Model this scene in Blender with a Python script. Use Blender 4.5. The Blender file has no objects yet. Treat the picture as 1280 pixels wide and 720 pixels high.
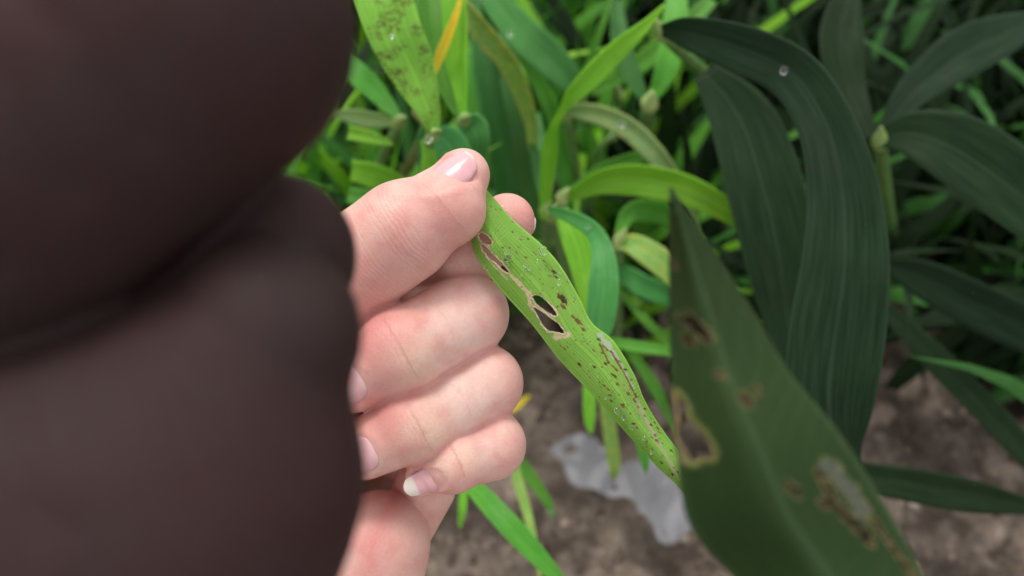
import bpy, math, random
import numpy as np
from mathutils import Vector, noise as mnoise
from mathutils.geometry import delaunay_2d_cdt
random.seed(7); rng = np.random.default_rng(7)
SC = bpy.context.scene; COL = SC.collection

# ---------------------------------------------------------------- camera
H = 0.50; PITCH = math.radians(55); FPX = 1000.0
CAM = np.array([0, 0, H]); FWD = np.array([0, math.cos(PITCH), -math.sin(PITCH)])
UP = np.array([0, math.sin(PITCH), math.cos(PITCH)]); RT = np.array([1.0, 0, 0])
cam = bpy.data.cameras.new('camera'); camo = bpy.data.objects.new('camera', cam); COL.objects.link(camo)
camo.location = CAM; camo.rotation_euler = (math.pi/2 - PITCH, 0, 0)
cam.sensor_width = 36; cam.lens = 36*FPX/1280; cam.clip_start = 0.005; cam.clip_end = 200
cam.dof.use_dof = True; cam.dof.focus_distance = 0.168; cam.dof.aperture_fstop = 10.5
SC.camera = camo
# ---------------------------------------------------------------- sky, sun, exposure (bright overcast)
SUN_EL, SUN_AZ = math.radians(62), math.radians(-25)
w = bpy.data.worlds.new('World'); SC.world = w; w.use_nodes = True
nt = w.node_tree; bg = nt.nodes['Background']
sky = nt.nodes.new('ShaderNodeTexSky'); sky.sky_type = 'NISHITA'; sky.sun_disc = False
sky.sun_elevation = SUN_EL; sky.sun_rotation = SUN_AZ; sky.air_density = 1.0; sky.dust_density = 4.0
mixn = nt.nodes.new('ShaderNodeMix'); mixn.data_type = 'RGBA'; mixn.inputs[0].default_value = 0.72
mixn.inputs[7].default_value = (7.6, 7.4, 7.15, 1)          # cloud cover in front of the blue
nt.links.new(sky.outputs[0], mixn.inputs[6]); nt.links.new(mixn.outputs[2], bg.inputs[0])
bg.inputs[1].default_value = 0.12
sl = bpy.data.lights.new('sun', 'SUN'); sl.energy = 1.3; sl.angle = math.radians(14); sl.color = (1, .97, .92)
so = bpy.data.objects.new('sun', sl); COL.objects.link(so)
sd = Vector((math.sin(SUN_AZ)*math.cos(SUN_EL), math.cos(SUN_AZ)*math.cos(SUN_EL), math.sin(SUN_EL)))
so.rotation_euler = sd.to_track_quat('Z', 'Y').to_euler(); so.location = sd*3
SC.view_settings.view_transform = 'Standard'; SC.view_settings.look = 'None'
SC.view_settings.gamma = 1; SC.view_settings.use_curve_mapping = False; SC.view_settings.exposure = 0.70
SC.render.engine = 'CYCLES'

# ---------------------------------------------------------------- helpers
def P(x, y, d):
    """world point seen at photo pixel (x, y) at d metres along the view axis"""
    return CAM + RT*((x-640)/FPX*d) + UP*((360-y)/FPX*d) + FWD*d
def ground_depth(y): return H/(math.sin(PITCH) - math.cos(PITCH)*(360-y)/FPX)
def tag(o, label=None, cat=None, group=None, kind=None):
    if label: o['label'] = label
    if cat: o['category'] = cat
    if group: o['group'] = group
    if kind: o['kind'] = kind
    return o
def empty(name, loc):
    o = bpy.data.objects.new(name, None); o.empty_display_size = .01; COL.objects.link(o); o.location = loc; return o
def link(name, me, mat, parent=None):
    o = bpy.data.objects.new(name, me); COL.objects.link(o)
    if mat: me.materials.append(mat)
    if parent is not None:
        o.parent = parent
        o.location = -Vector(parent.location)
    return o
def mesh(name, V, F, uv=None, smooth=True, attrs=None):
    me = bpy.data.meshes.new(name)
    me.from_pydata([tuple(map(float, v)) for v in V], [], [tuple(map(int, f)) for f in F])
    if uv is not None:
        ul = me.uv_layers.new(name='UVMap'); li = np.empty(len(me.loops), dtype=np.int32)
        me.loops.foreach_get('vertex_index', li)
        ul.data.foreach_set('uv', np.asarray(uv, dtype=np.float32)[li].ravel())
    if attrs:
        for k, a in attrs.items():
            a = np.asarray(a, dtype=np.float32)
            if a.ndim == 2:
                at = me.attributes.new(k, 'FLOAT_COLOR', 'POINT')
                at.data.foreach_set('color', np.c_[a, np.ones(len(a))].astype(np.float32).ravel())
            else:
                at = me.attributes.new(k, 'FLOAT', 'POINT'); at.data.foreach_set('value', a)
    if smooth: me.polygons.foreach_set('use_smooth', [True]*len(me.polygons))
    me.update(); return me
def spline(pts, n):
    """Catmull-Rom through rows of pts, n samples, roughly even in arc length"""
    p = np.asarray(pts, float)
    if len(p) == 2: t = np.linspace(0, 1, n)[:, None]; return p[0]*(1-t)+p[1]*t
    p = np.vstack([2*p[0]-p[1], p, 2*p[-1]-p[-2]]); out = []
    m = 24
    for i in range(1, len(p)-2):
        t = np.linspace(0, 1, m, endpoint=False)[:, None]
        a, b, c, d = p[i-1], p[i], p[i+1], p[i+2]
        out.append(.5*((2*b)+(c-a)*t+(2*a-5*b+4*c-d)*t*t+(3*b-a-3*c+d)*t**3))
    q = np.vstack(out+[p[-2][None]])
    L = np.r_[0, np.cumsum(np.linalg.norm(np.diff(q[:, :3], axis=0), axis=1))]
    s = np.linspace(0, L[-1], n)
    return np.stack([np.interp(s, L, q[:, k]) for k in range(q.shape[1])], 1)
def vnoise2(x, y, seed=0):
    def h(i, j):
        n = (i*374761393 + j*668265263 + seed*1442695041) & 0xffffffff
        n = ((n ^ (n >> 13))*1274126177) & 0xffffffff
        return ((n ^ (n >> 16)) & 0xffff)/65535.0
    xi = np.floor(x).astype(np.int64); yi = np.floor(y).astype(np.int64); xf = x-xi; yf = y-yi
    u = xf*xf*(3-2*xf); v = yf*yf*(3-2*yf)
    return (h(xi, yi)*(1-u)+h(xi+1, yi)*u)*(1-v)+(h(xi, yi+1)*(1-u)+h(xi+1, yi+1)*u)*v
def fbm(x, y, o=4, seed=0):
    s = 0; a = .5
    for k in range(o): s = s+a*vnoise2(x*2**k+k*7.3, y*2**k+k*3.1, seed+k); a *= .5
    return s
def seg_dist(px, py, poly, closed=True):
    poly = np.asarray(poly, float); d = np.full(np.shape(px), 1e9)
    n = len(poly)
    for i in range(n if closed else n-1):
        a, b = poly[i], poly[(i+1) % n]; ab = b-a
        t = np.clip(((px-a[0])*ab[0]+(py-a[1])*ab[1])/(ab@ab+1e-12), 0, 1)
        d = np.minimum(d, np.hypot(px-a[0]-t*ab[0], py-a[1]-t*ab[1]))
    return d
def inside(px, py, poly):
    poly = np.asarray(poly, float); r = np.zeros(np.shape(px), bool); n = len(poly)
    for i in range(n):
        a, b = poly[i], poly[(i+1) % n]
        if a[1] == b[1]: continue
        c = (a[1] > py) != (b[1] > py)
        r ^= c & (px < (b[0]-a[0])*(py-a[1])/(b[1]-a[1])+a[0])
    return r

# ---------------------------------------------------------------- materials
class M:
    def __init__(s, name):
        s.m = bpy.data.materials.new(name); s.m.use_nodes = True; s.t = s.m.node_tree
        s.b = s.t.nodes['Principled BSDF']; s.out = s.t.nodes['Material Output']
    def n(s, typ, **kw):
        o = s.t.nodes.new(typ)
        for k, v in kw.items():
            if k.startswith('i_'): o.inputs[k[2:].replace('_', ' ')].default_value = v
            else: setattr(o, k, v)
        return o
    def l(s, a, b): s.t.links.new(a, b)
    def ramp(s, src, pts):
        r = s.n('ShaderNodeValToRGB'); e = r.color_ramp.elements
        while len(e) < len(pts): e.new(.5)
        for k, (p, c) in enumerate(pts): e[k].position = p; e[k].color = (*c, 1) if len(c) == 3 else c
        s.l(src, r.inputs[0]); return r.outputs[0]
    def mix(s, fac, a, b, mode='MIX'):
        m = s.n('ShaderNodeMix', data_type='RGBA', blend_type=mode)
        for v, i in ((fac, 0), (a, 6), (b, 7)):
            if isinstance(v, (int, float)): m.inputs[i].default_value = v
            elif isinstance(v, tuple): m.inputs[i].default_value = (*v[:3], 1)
            else: s.l(v, m.inputs[i])
        return m.outputs[2]
    def math(s, op, a, b=0.0):
        m = s.n('ShaderNodeMath', operation=op)
        for v, i in ((a, 0), (b, 1)):
            if isinstance(v, (int, float)): m.inputs[i].default_value = v
            else: s.l(v, m.inputs[i])
        return m.outputs[0]
def leaf_mat(name, col, col2, spots=0.0, yellow=0.0, rough=.42, pale=.12, trans=.28, lesion=False, spec=.24):
    """uv: x across the blade 0..1, y along it in centimetres"""
    k = M(name); uv = k.n('ShaderNodeUVMap').outputs[0]
    sep = k.n('ShaderNodeSeparateXYZ'); k.l(uv, sep.inputs[0])
    info = k.n('ShaderNodeObjectInfo').outputs['Random']
    tc = k.n('ShaderNodeTexCoord').outputs['Object']
    big = k.n('ShaderNodeTexNoise', i_Scale=45.0, i_Detail=3.0, i_Roughness=.6); k.l(tc, big.inputs['Vector'])
    c = k.mix(k.ramp(big.outputs[0], [(.32, (0, 0, 0)), (.68, (1, 1, 1))]), col, col2)
    # parallel veins: noise drawn out along the blade
    mp = k.n('ShaderNodeMapping'); mp.inputs['Scale'].default_value = (1, .012, 1); k.l(uv, mp.inputs[0])
    vn = k.n('ShaderNodeTexNoise', i_Scale=34.0, i_Detail=2.0); k.l(mp.outputs[0], vn.inputs['Vector'])
    vein = k.ramp(vn.outputs[0], [(.40, (0, 0, 0)), (.62, (1, 1, 1))])
    wv = k.math('SINE', k.math('MULTIPLY', sep.outputs[0], 125.0)); wv = k.math('MULTIPLY_ADD', wv, .5); 
    c = k.mix(k.math('MULTIPLY', vein, pale*2.2), c, tuple(min(1, v*1.7+.02) for v in col2))
    # midrib
    mr = k.math('ABSOLUTE', k.math('SUBTRACT', sep.outputs[0], .5))
    rib = k.ramp(mr, [(.0, (1, 1, 1)), (.035, (0, 0, 0))])
    c = k.mix(k.math('MULTIPLY', rib, .32), c, tuple(min(1, v*1.6+.03) for v in col2))
    c = k.mix(k.math('MULTIPLY', k.ramp(mr, [(.455, (0, 0, 0)), (.49, (1, 1, 1))]), .45), c, tuple(min(1, v*1.7+.02) for v in col2))
    hv = k.n('ShaderNodeHueSaturation'); k.l(c, hv.inputs['Color'])
    k.l(k.math('ADD', .9, k.math('MULTIPLY', info, .22)), hv.inputs['Value'])
    k.l(k.math('ADD', .492, k.math('MULTIPLY', info, .016)), hv.inputs['Hue']); c = hv.outputs[0]
    if yellow:
        yn = k.n('ShaderNodeTexNoise', i_Scale=2.4, i_Detail=4.0); k.l(uv, yn.inputs['Vector'])
        edge = k.ramp(mr, [(.25, (0, 0, 0)), (.5, (1, 1, 1))])
        f = k.math('MULTIPLY', k.math('ADD', k.ramp(yn.outputs[0], [(.48, (0, 0, 0)), (.66, (1, 1, 1))]), k.math('MULTIPLY', edge, .5)), yellow)
        c = k.mix(f, c, (.50, .47, .09))
    if spots:
        ms = k.n('ShaderNodeMapping'); ms.inputs['Scale'].default_value = (1.0, .45, 1); k.l(uv, ms.inputs[0])
        for sc, sz, cl in ((24, .24, (.045, .016, .006)), (40, .26, (.10, .045, .012))):
            vo = k.n('ShaderNodeTexVoronoi', i_Scale=float(sc), i_Randomness=1.0); k.l(ms.outputs[0], vo.inputs['Vector'])
            sepc = k.n('ShaderNodeSeparateColor'); k.l(vo.outputs['Color'], sepc.inputs[0])
            pn = k.n('ShaderNodeTexNoise', i_Scale=1.5, i_Detail=1.0); k.l(uv, pn.inputs['Vector'])
            thr = k.math('MULTIPLY', k.math('MULTIPLY', sepc.outputs[0], sz), k.math('MULTIPLY', k.ramp(pn.outputs[0], [(.38, (0, 0, 0)), (.54, (1, 1, 1))]), spots))
            hit = k.math('LESS_THAN', vo.outputs['Distance'], thr)
            c = k.mix(k.math('MULTIPLY', hit, .9), c, cl)
    if lesion:
        at = k.n('ShaderNodeAttribute', attribute_name='paint'); am = k.n('ShaderNodeAttribute', attribute_name='paint_fac')
        c = k.mix(am.outputs['Fac'], c, at.outputs['Color'])
    k.l(c, k.b.inputs['Base Color'])
    rn = k.n('ShaderNodeTexNoise', i_Scale=160.0, i_Detail=2.0); k.l(tc, rn.inputs['Vector'])
    k.l(k.math('ADD', rough-.12, k.math('MULTIPLY', rn.outputs[0], .25)), k.b.inputs['Roughness'])
    k.b.inputs['Specular IOR Level'].default_value = spec
    bp = k.n('ShaderNodeBump', i_Strength=.22, i_Distance=.00022)
    k.l(k.math('ADD', wv, k.math('MULTIPLY', big.outputs[0], 1.5)), bp.inputs['Height']); k.l(bp.outputs[0], k.b.inputs['Normal'])
    tr = k.n('ShaderNodeBsdfTranslucent'); tcx = k.mix(1.0, c, (1.35, 1.5, .7), 'MULTIPLY'); k.l(tcx, tr.inputs[0])
    ms_ = k.n('ShaderNodeMixShader'); ms_.inputs[0].default_value = trans
    k.l(k.b.outputs[0], ms_.inputs[1]); k.l(tr.outputs[0], ms_.inputs[2]); k.l(ms_.outputs[0], k.out.inputs[0])
    return k.m
LM = dict(
    bright=leaf_mat('leaf_bright', (.115, .35, .014), (.20, .46, .028)),
    mid=leaf_mat('leaf_mid', (.05, .22, .018), (.10, .32, .03)),
    dark=leaf_mat('leaf_dark', (.026, .12, .022), (.045, .17, .032)),
    teal=leaf_mat('leaf_teal', (.038, .19, .040), (.075, .27, .06)),
    pale=leaf_mat('leaf_pale', (.14, .27, .10), (.24, .38, .14), yellow=.25),
    spotted=leaf_mat('leaf_spotted', (.11, .28, .022), (.18, .37, .04), spots=2.4),
    yellowing=leaf_mat('leaf_yellowing', (.13, .29, .04), (.24, .42, .10), spots=.7, yellow=.5),
    yellow=leaf_mat('leaf_yellow', (.78, .52, .02), (.62, .55, .04), yellow=.1),
    deep=leaf_mat('leaf_deep', (.005, .016, .004), (.008, .024, .006), pale=.13, trans=.1, rough=.62, spec=.12),  # darkened greens for the right side: shade put into the base colours
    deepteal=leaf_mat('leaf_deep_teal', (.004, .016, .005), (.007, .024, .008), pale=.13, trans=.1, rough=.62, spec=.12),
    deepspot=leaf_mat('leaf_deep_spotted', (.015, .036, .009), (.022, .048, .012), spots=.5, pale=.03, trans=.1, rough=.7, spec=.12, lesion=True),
    held=leaf_mat('leaf_held', (.135, .295, .032), (.215, .39, .06), spots=.7, lesion=True, pale=.06, rough=.36),
)
def simple(name, col, rough=.5, **kw):
    k = M(name); k.b.inputs['Base Color'].default_value = (*col, 1); k.b.inputs['Roughness'].default_value = rough
    n = k.n('ShaderNodeTexNoise', i_Scale=220.0, i_Detail=4.0); k.l(k.n('ShaderNodeTexCoord').outputs['Object'], n.inputs['Vector'])
    k.l(k.mix(k.ramp(n.outputs[0], [(.3, (0, 0, 0)), (.7, (1, 1, 1))]), tuple(v*.75 for v in col), tuple(min(1, v*1.2) for v in col)), k.b.inputs['Base Color'])
    for a, v in kw.items(): k.b.inputs[a.replace('_', ' ')].default_value = v
    return k.m
M_STEM = simple('stem_green', (.10, .20, .05), .45)
M_PALE = simple('auricle_pale', (.42, .54, .20), .5)
M_COLLAR = simple('leaf_collar', (.25, .37, .11), .5)
wk = M('water_clear'); wk.b.inputs['Base Color'].default_value = (1, 1, 1, 1); wk.b.inputs['Roughness'].default_value = .02
wk.b.inputs['IOR'].default_value = 1.33; wk.b.inputs['Transmission Weight'].default_value = 1.0; M_WATER = wk.m

# skin
k = M('skin'); at = k.n('ShaderNodeAttribute', attribute_name='skin')
tc = k.n('ShaderNodeTexCoord').outputs['Object']
n1 = k.n('ShaderNodeTexNoise', i_Scale=130.0, i_Detail=4.0, i_Roughness=.6); k.l(tc, n1.inputs['Vector'])
c = k.mix(k.ramp(n1.outputs[0], [(.35, (0, 0, 0)), (.7, (1, 1, 1))]), at.outputs['Color'], k.mix(1.0, at.outputs['Color'], (1.0, .84, .84), 'MULTIPLY'))
n3 = k.n('ShaderNodeTexNoise', i_Scale=1500.0, i_Detail=2.0); k.l(tc, n3.inputs['Vector'])
c = k.mix(k.ramp(n3.outputs[0], [(.3, (0, 0, 0)), (.7, (1, 1, 1))]), k.mix(1.0, c, (.95, .93, .93), 'MULTIPLY'), c)
k.l(c, k.b.inputs['Base Color'])
ax = k.n('ShaderNodeAttribute', attribute_name='axial'); fl = k.n('ShaderNodeAttribute', attribute_name='lines')
n2 = k.n('ShaderNodeTexNoise', i_Scale=170.0, i_Detail=3.0); k.l(tc, n2.inputs['Vector'])
ph = k.math('ADD', k.math('MULTIPLY', ax.outputs['Fac'], 1.15), k.math('MULTIPLY', n2.outputs[0], 13.0))
ln = k.math('MULTIPLY', k.math('SINE', ph), fl.outputs['Fac'])
v1 = k.n('ShaderNodeTexVoronoi', feature='DISTANCE_TO_EDGE', i_Scale=1300.0); k.l(tc, v1.inputs['Vector'])
cells = k.math('MINIMUM', v1.outputs['Distance'], .12)
hgt = k.math('ADD', k.math('MULTIPLY', ln, .42), k.math('MULTIPLY', cells, 3.2))
hgt = k.math('ADD', hgt, k.math('MULTIPLY', n1.outputs[0], 1.0))
bp = k.n('ShaderNodeBump', i_Strength=.62, i_Distance=.00014); k.l(hgt, bp.inputs['Height']); k.l(bp.outputs[0], k.b.inputs['Normal'])
k.b.inputs['Roughness'].default_value = .46; k.b.inputs['Subsurface Weight'].default_value = .35
k.b.inputs['Subsurface Radius'].default_value = (1, .35, .2); k.b.inputs['Subsurface Scale'].default_value = .0022
k.b.inputs['Specular IOR Level'].default_value = .42
M_SKIN = k.m
M_SKIN_BROWN = k.m.copy(); M_SKIN_BROWN.name = 'skin_deep_brown'  # skin copy for the added fingers, dimming sits in its colour
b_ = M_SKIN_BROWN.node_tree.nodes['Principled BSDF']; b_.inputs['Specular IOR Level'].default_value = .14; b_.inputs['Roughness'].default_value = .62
k = M('nail'); at = k.n('ShaderNodeAttribute', attribute_name='nailcol'); k.l(at.outputs['Color'], k.b.inputs['Base Color'])
k.b.inputs['Roughness'].default_value = .28; k.b.inputs['Subsurface Weight'].default_value = .2
k.b.inputs['Subsurface Scale'].default_value = .001; M_NAIL = k.m
# ---------------------------------------------------------------- ground + puddle
def pix_ground(x, y):
    p = P(x, y, ground_depth(y)); return p[:2]
puddle_px = [(688, 562), (703, 543), (728, 536), (745, 549), (757, 568), (776, 580), (800, 577), (830, 572), (870, 590), (888, 620), (870, 655), (845, 677), (822, 670), (806, 642), (788, 624), (762, 622), (733, 610), (704, 592)]
puddle = [pix_ground(*p) for p in puddle_px]
core = np.arange(-.75, 1.15, .0036)
gx = np.r_[-60, -30, -15, -8, -4, -2.2, -1.4, -1.0, core, 1.4, 2, 4, 8, 15, 30, 60]
core_y = np.arange(-.15, 1.15, .0036)
gy = np.r_[-60, -30, -15, -8, -4, -2, -1, -.6, -.35, core_y, 1.4, 2, 4, 8, 15, 30, 60]
X, Y = np.meshgrid(gx, gy)
Z = .006 + .040*(fbm(X*18, Y*18, 3, 3)-.42) + .026*(np.abs(fbm(X*60, Y*60, 3, 9)-.45)) + .006*(fbm(X*200, Y*200, 2, 5)-.4)
clod = fbm(X*38+5, Y*38, 2, 21); Z += .010*np.clip(clod-.42, 0, .12)/.12
pd = seg_dist(X, Y, puddle); sgn = np.where(inside(X, Y, puddle), -pd, pd)
wob = sgn - .001 + .013*(fbm(X*95, Y*95, 4, 31)-.45)
k_ = np.clip(wob/.035, 0, 1); Z = np.where(wob < 0, np.maximum(-.012, wob*.35), np.clip(wob, 0, .01)*.16+np.maximum(Z, .0006)*k_)
Z = np.clip(Z, -.02, .04)
for ix_, iy_, ir_ in ((712, 562, .0045), (768, 607, .003)):
    islx, isly = pix_ground(ix_, iy_); rr_ = np.hypot(X-islx, (Y-isly)*1.3)/ir_+1.1*(fbm(X*160, Y*160, 3, ix_)-.45)
    Z = np.where(rr_ < 1.8, np.maximum(Z, .0045*(1-rr_)), Z)
nx, ny = len(gx), len(gy); idx = np.arange(nx*ny).reshape(ny, nx)
Fg = np.stack([idx[:-1, :-1], idx[:-1, 1:], idx[1:, 1:], idx[1:, :-1]], -1).reshape(-1, 4)
k = M('wet_mud'); tc = k.n('ShaderNodeTexCoord').outputs['Object']
a = k.n('ShaderNodeTexNoise', i_Scale=26.0, i_Detail=6.0, i_Roughness=.65); k.l(tc, a.inputs['Vector'])
b = k.n('ShaderNodeTexNoise', i_Scale=150.0, i_Detail=6.0, i_Roughness=.7); k.l(tc, b.inputs['Vector'])
c = k.mix(k.ramp(a.outputs[0], [(.42, (0, 0, 0)), (.60, (1, 1, 1))]), (.085, .060, .045), (.36, .285, .225))
c = k.mix(k.ramp(b.outputs[0], [(.35, (0, 0, 0)), (.65, (1, 1, 1))]), k.mix(1.0, c, (.55, .52, .50), 'MULTIPLY'), c)
sx = k.n('ShaderNodeSeparateXYZ'); k.l(tc, sx.inputs[0])
wet = k.ramp(sx.outputs[2], [(.0, (1, 1, 1)), (.012, (0, 0, 0))])
c = k.mix(k.math('MULTIPLY', wet, .4), c, (.075, .055, .042)); k.l(c, k.b.inputs['Base Color'])
k.l(k.ramp(a.outputs[0], [(.35, (.32, .32, .32)), (.65, (.75, .75, .75))]), k.b.inputs['Roughness'])
bp = k.n('ShaderNodeBump', i_Strength=.9, i_Distance=.004); k.l(b.outputs[0], bp.inputs['Height']); k.l(bp.outputs[0], k.b.inputs['Normal'])
tag(link('ground', mesh('ground', np.stack([X, Y, Z], -1).reshape(-1, 3), Fg), k.m), kind='structure')
k = M('puddle_water'); k.b.inputs['Base Color'].default_value = (.34, .33, .33, 1); k.b.inputs['Roughness'].default_value = .04
k.b.inputs['IOR'].default_value = 1.45; k.b.inputs['Specular IOR Level'].default_value = .9
nz = k.n('ShaderNodeTexNoise', i_Scale=45.0, i_Detail=4.0); k.l(k.n('ShaderNodeTexCoord').outputs['Object'], nz.inputs['Vector'])
k.l(k.mix(k.ramp(nz.outputs[0], [(.25, (0, 0, 0)), (.7, (1, 1, 1))]), (.22, .215, .225), (.30, .30, .325)), k.b.inputs['Base Color'])
pw = np.array(puddle); cx, cy = pw.mean(0)
n_ = 48; ang = np.linspace(0, 2*np.pi, n_, endpoint=False)
ring = np.c_[cx+.10*np.cos(ang), cy+.085*np.sin(ang), np.zeros(n_)]
tag(link('puddle', mesh('puddle', np.vstack([ring, [[cx, cy, 0]]]), [(i, (i+1) % n_, n_) for i in range(n_)]), k.m), kind='structure')

# ---------------------------------------------------------------- leaves
def ribbon(pts, roll=0.0, fold=.25, n=44, m=8, thick=True, taper=True, curl=0.0, roll1=None, tip0=False, wav=.0):
    """pts rows: px, py, depth, width_px (blade width seen in the photo). Returns V, F, UV in world metres."""
    rows = []
    for x, y, d, wd in pts: rows.append([*P(x, y, d), wd*d/FPX])
    q = spline(rows, n); c = q[:, :3]; wid = np.maximum(q[:, 3], .0004)
    T = np.gradient(c, axis=0); T /= np.linalg.norm(T, axis=1)[:, None]
    view = c-CAM; view /= np.linalg.norm(view, axis=1)[:, None]
    S = np.cross(T, view); S /= np.linalg.norm(S, axis=1)[:, None]; N = np.cross(S, T)
    N *= np.sign(-(N*view).sum(1))[:, None]+1e-9
    r0, r1 = roll, roll if roll1 is None else roll1
    rr = np.radians(np.linspace(r0, r1, n))[:, None]
    A = S*np.cos(rr)+N*np.sin(rr); B = -S*np.sin(rr)+N*np.cos(rr)
    wid2 = wid/np.maximum(np.abs(np.cos(rr[:, 0])), .35)
    u = np.linspace(-1, 1, m+1); L = np.r_[0, np.cumsum(np.linalg.norm(np.diff(c, axis=0), axis=1))]
    ph = random.random()*9
    off = fold*np.abs(u)[None, :]*wid2[:, None]*.5 + curl*(u**2)[None, :]*wid2[:, None]*.5
    off = off + wav*wid2[:, None]*np.sin(L[:, None]*110+ph)*np.abs(u)[None, :]*np.sign(u)[None, :]
    V = c[:, None]+A[:, None]*(u[None, :, None]*wid2[:, None, None]*.5)+B[:, None]*off[..., None]
    UV = np.stack(np.broadcast_arrays((u[None, :]+1)/2, (L*100)[:, None]), -1)
    i = np.arange(n*(m+1)).reshape(n, m+1)
    F = np.stack([i[:-1, :-1], i[:-1, 1:], i[1:, 1:], i[1:, :-1]], -1).reshape(-1, 4)
    return V.reshape(-1, 3), F, UV.reshape(-1, 2)
def solid(o, t=.00028):
    s = o.modifiers.new('thickness', 'SOLIDIFY'); s.thickness = t; s.offset = 0; return o
def leaf(plant, pts, mat, label=None, **kw):
    V, F, UV = ribbon(pts, **kw); o = solid(link('leaf', mesh('leaf', V, F, UV), LM[mat], plant))
    if label: o['label'] = label
    return o
def tube(pts, radii, sides=10, n=28):
    q = spline([[*p, r] for p, r in zip(pts, radii)], n); c = q[:, :3]; r = q[:, 3]
    T = np.gradient(c, axis=0); T /= np.linalg.norm(T, axis=1)[:, None]
    ref = np.array([.3, .9, .2]); S = np.cross(T, ref); S /= np.linalg.norm(S, axis=1)[:, None]; B = np.cross(T, S)
    a = np.linspace(0, 2*np.pi, sides, endpoint=False)
    V = c[:, None]+(S[:, None]*np.cos(a)[None, :, None]+B[:, None]*np.sin(a)[None, :, None])*r[:, None, None]
    i = np.arange(n*sides).reshape(n, sides); j = np.roll(i, -1, 1)
    F = [tuple(f) for f in np.stack([i[:-1], j[:-1], j[1:], i[1:]], -1).reshape(-1, 4)]+[tuple(i[-1]), tuple(i[0][::-1])]
    return V.reshape(-1, 3), F
def stem(plant, top, root, r=.0016, mid=None, mat=None, collar=True, pale=False):
    """stem from the plant's root to a collar seen at top=(px,py,depth)"""
    t = P(*top); root = np.array(root); m_ = P(*mid) if mid else (t+root)/2+np.array([random.uniform(-.01, .01), random.uniform(-.01, .01), .01])
    V, F = tube([root, m_, t], [r*1.25, r*1.1, r*.9]); o = link('stem', mesh('stem', V, F), mat or M_STEM, plant)
    if collar:
        d = (m_-t)/np.linalg.norm(m_-t)
        sd_ = np.cross(d, FWD); sd_ /= np.linalg.norm(sd_)
        V, F = tube([t-d*.009+sd_*.0026, t-d*.005+sd_*.0012, t-d*.0005, t+d*.003, t+d*.006], [r*.15, r*.6, r*1.02, r*1.12, r*1.05], 12, 16)
        V = V+(fbm(V[:, 0]*900, V[:, 1]*900+V[:, 2]*700, 2, 3)[:, None]-.4)*.0009
        c_ = link('collar', mesh('collar', V, F), M_PALE if pale else M_COLLAR, o); c_.location = (0, 0, 0)
    return o
def plant(label, rx, ry, group=None):
    g = pix_ground(rx, ry); e = empty('cereal_plant', (g[0], g[1], 0.004))
    return tag(e, label, 'plant', group), np.array([g[0], g[1], .002])
G = 'cereal plants behind the hand'
# -- plant 1: spotted leaf, upper left
p, r = plant('cereal plant whose brown-spotted broad leaf rises at the upper left above the thumb', 500, 330, G)
stem(p, (541, 168, .265), r, .0022, mid=(522, 250, .34))
leaf(p, [(541, 168, .262, 14), (536, 140, .26, 30), (515, 88, .258, 58), (492, 36, .256, 68), (465, -40, .26, 72), (420, -150, .28, 50), (380, -230, .31, 3)], 'spotted', 'broad bright green leaf with dense brown spots', fold=.35, n=60, m=10)
leaf(p, [(541, 165, .266, 18), (560, 182, .27, 44), (575, 215, .275, 34), (585, 262, .285, 6)], 'teal', 'short blue-green leaf behind the thumbnail', roll=-18)
leaf(p, [(532, 172, .272, 14), (545, 200, .272, 34), (548, 235, .276, 40), (540, 290, .285, 10)], 'bright', roll=20)
# -- plant 2: paired blades with yellow tip
p, r = plant('cereal plant with two upright blades and a yellow leaf tip above the thumb', 590, 320, G)
stem(p, (580, 150, .285), r, .0024, mid=(588, 220, .38))
leaf(p, [(577, 150, .285, 9), (562, 118, .288, 22), (548, 75, .29, 34), (538, 20, .292, 38), (530, -60, .30, 28), (525, -120, .31, 3)], 'mid', roll=15, fold=.4)
leaf(p, [(580, 150, .283, 7), (577, 110, .283, 18), (573, 70, .282, 28), (572, 30, .281, 30), (566, -60, .285, 26), (560, -130, .29, 3)], 'bright', roll=-25, fold=.55)
leaf(p, [(544, 92, .281, 4), (549, 72, .279, 11), (558, 50, .277, 12), (570, 18, .275, 8), (578, -10, .275, 2)], 'yellow', 'narrow bright yellow dying leaf tip', fold=.4)
leaf(p, [(578, 152, .287, 16), (590, 160, .286, 40), (597, 178, .287, 30), (600, 205, .295, 6)], 'teal', roll=10)
leaf(p, [(560, 158, .291, 30), (545, 172, .292, 46), (538, 192, .295, 34), (530, 230, .30, 8)], 'teal', roll=-12)
# -- plant 3: yellow mottled drooping blade
p, r = plant('cereal plant with a yellow-mottled blade bending down left of centre top', 640, 330, G)
stem(p, (668, 150, .36), r, .002, collar=False)
leaf(p, [(668, 190, .36, 10), (664, 150, .35, 17), (652, 112, .335, 22), (634, 76, .322, 25), (608, 44, .315, 26), (580, 10, .312, 22), (560, -30, .32, 4)], 'yellowing', 'pale green blade mottled with yellow', fold=.4, roll=-20)
leaf(p, [(640, 300, .42, 20), (632, 220, .40, 36), (618, 150, .385, 34), (606, 90, .38, 30), (596, 30, .385, 20), (590, -20, .39, 4)], 'dark', roll=12)
leaf(p, [(668, 300, .41, 20), (664, 230, .39, 34), (655, 170, .375, 30), (640, 110, .37, 24), (630, 40, .38, 16)], 'dark', roll=-22)
leaf(p, [(600, 320, .45, 20), (598, 250, .43, 30), (602, 180, .41, 28), (596, 110, .40, 22), (590, 60, .40, 10)], 'mid', roll=-30)
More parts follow.
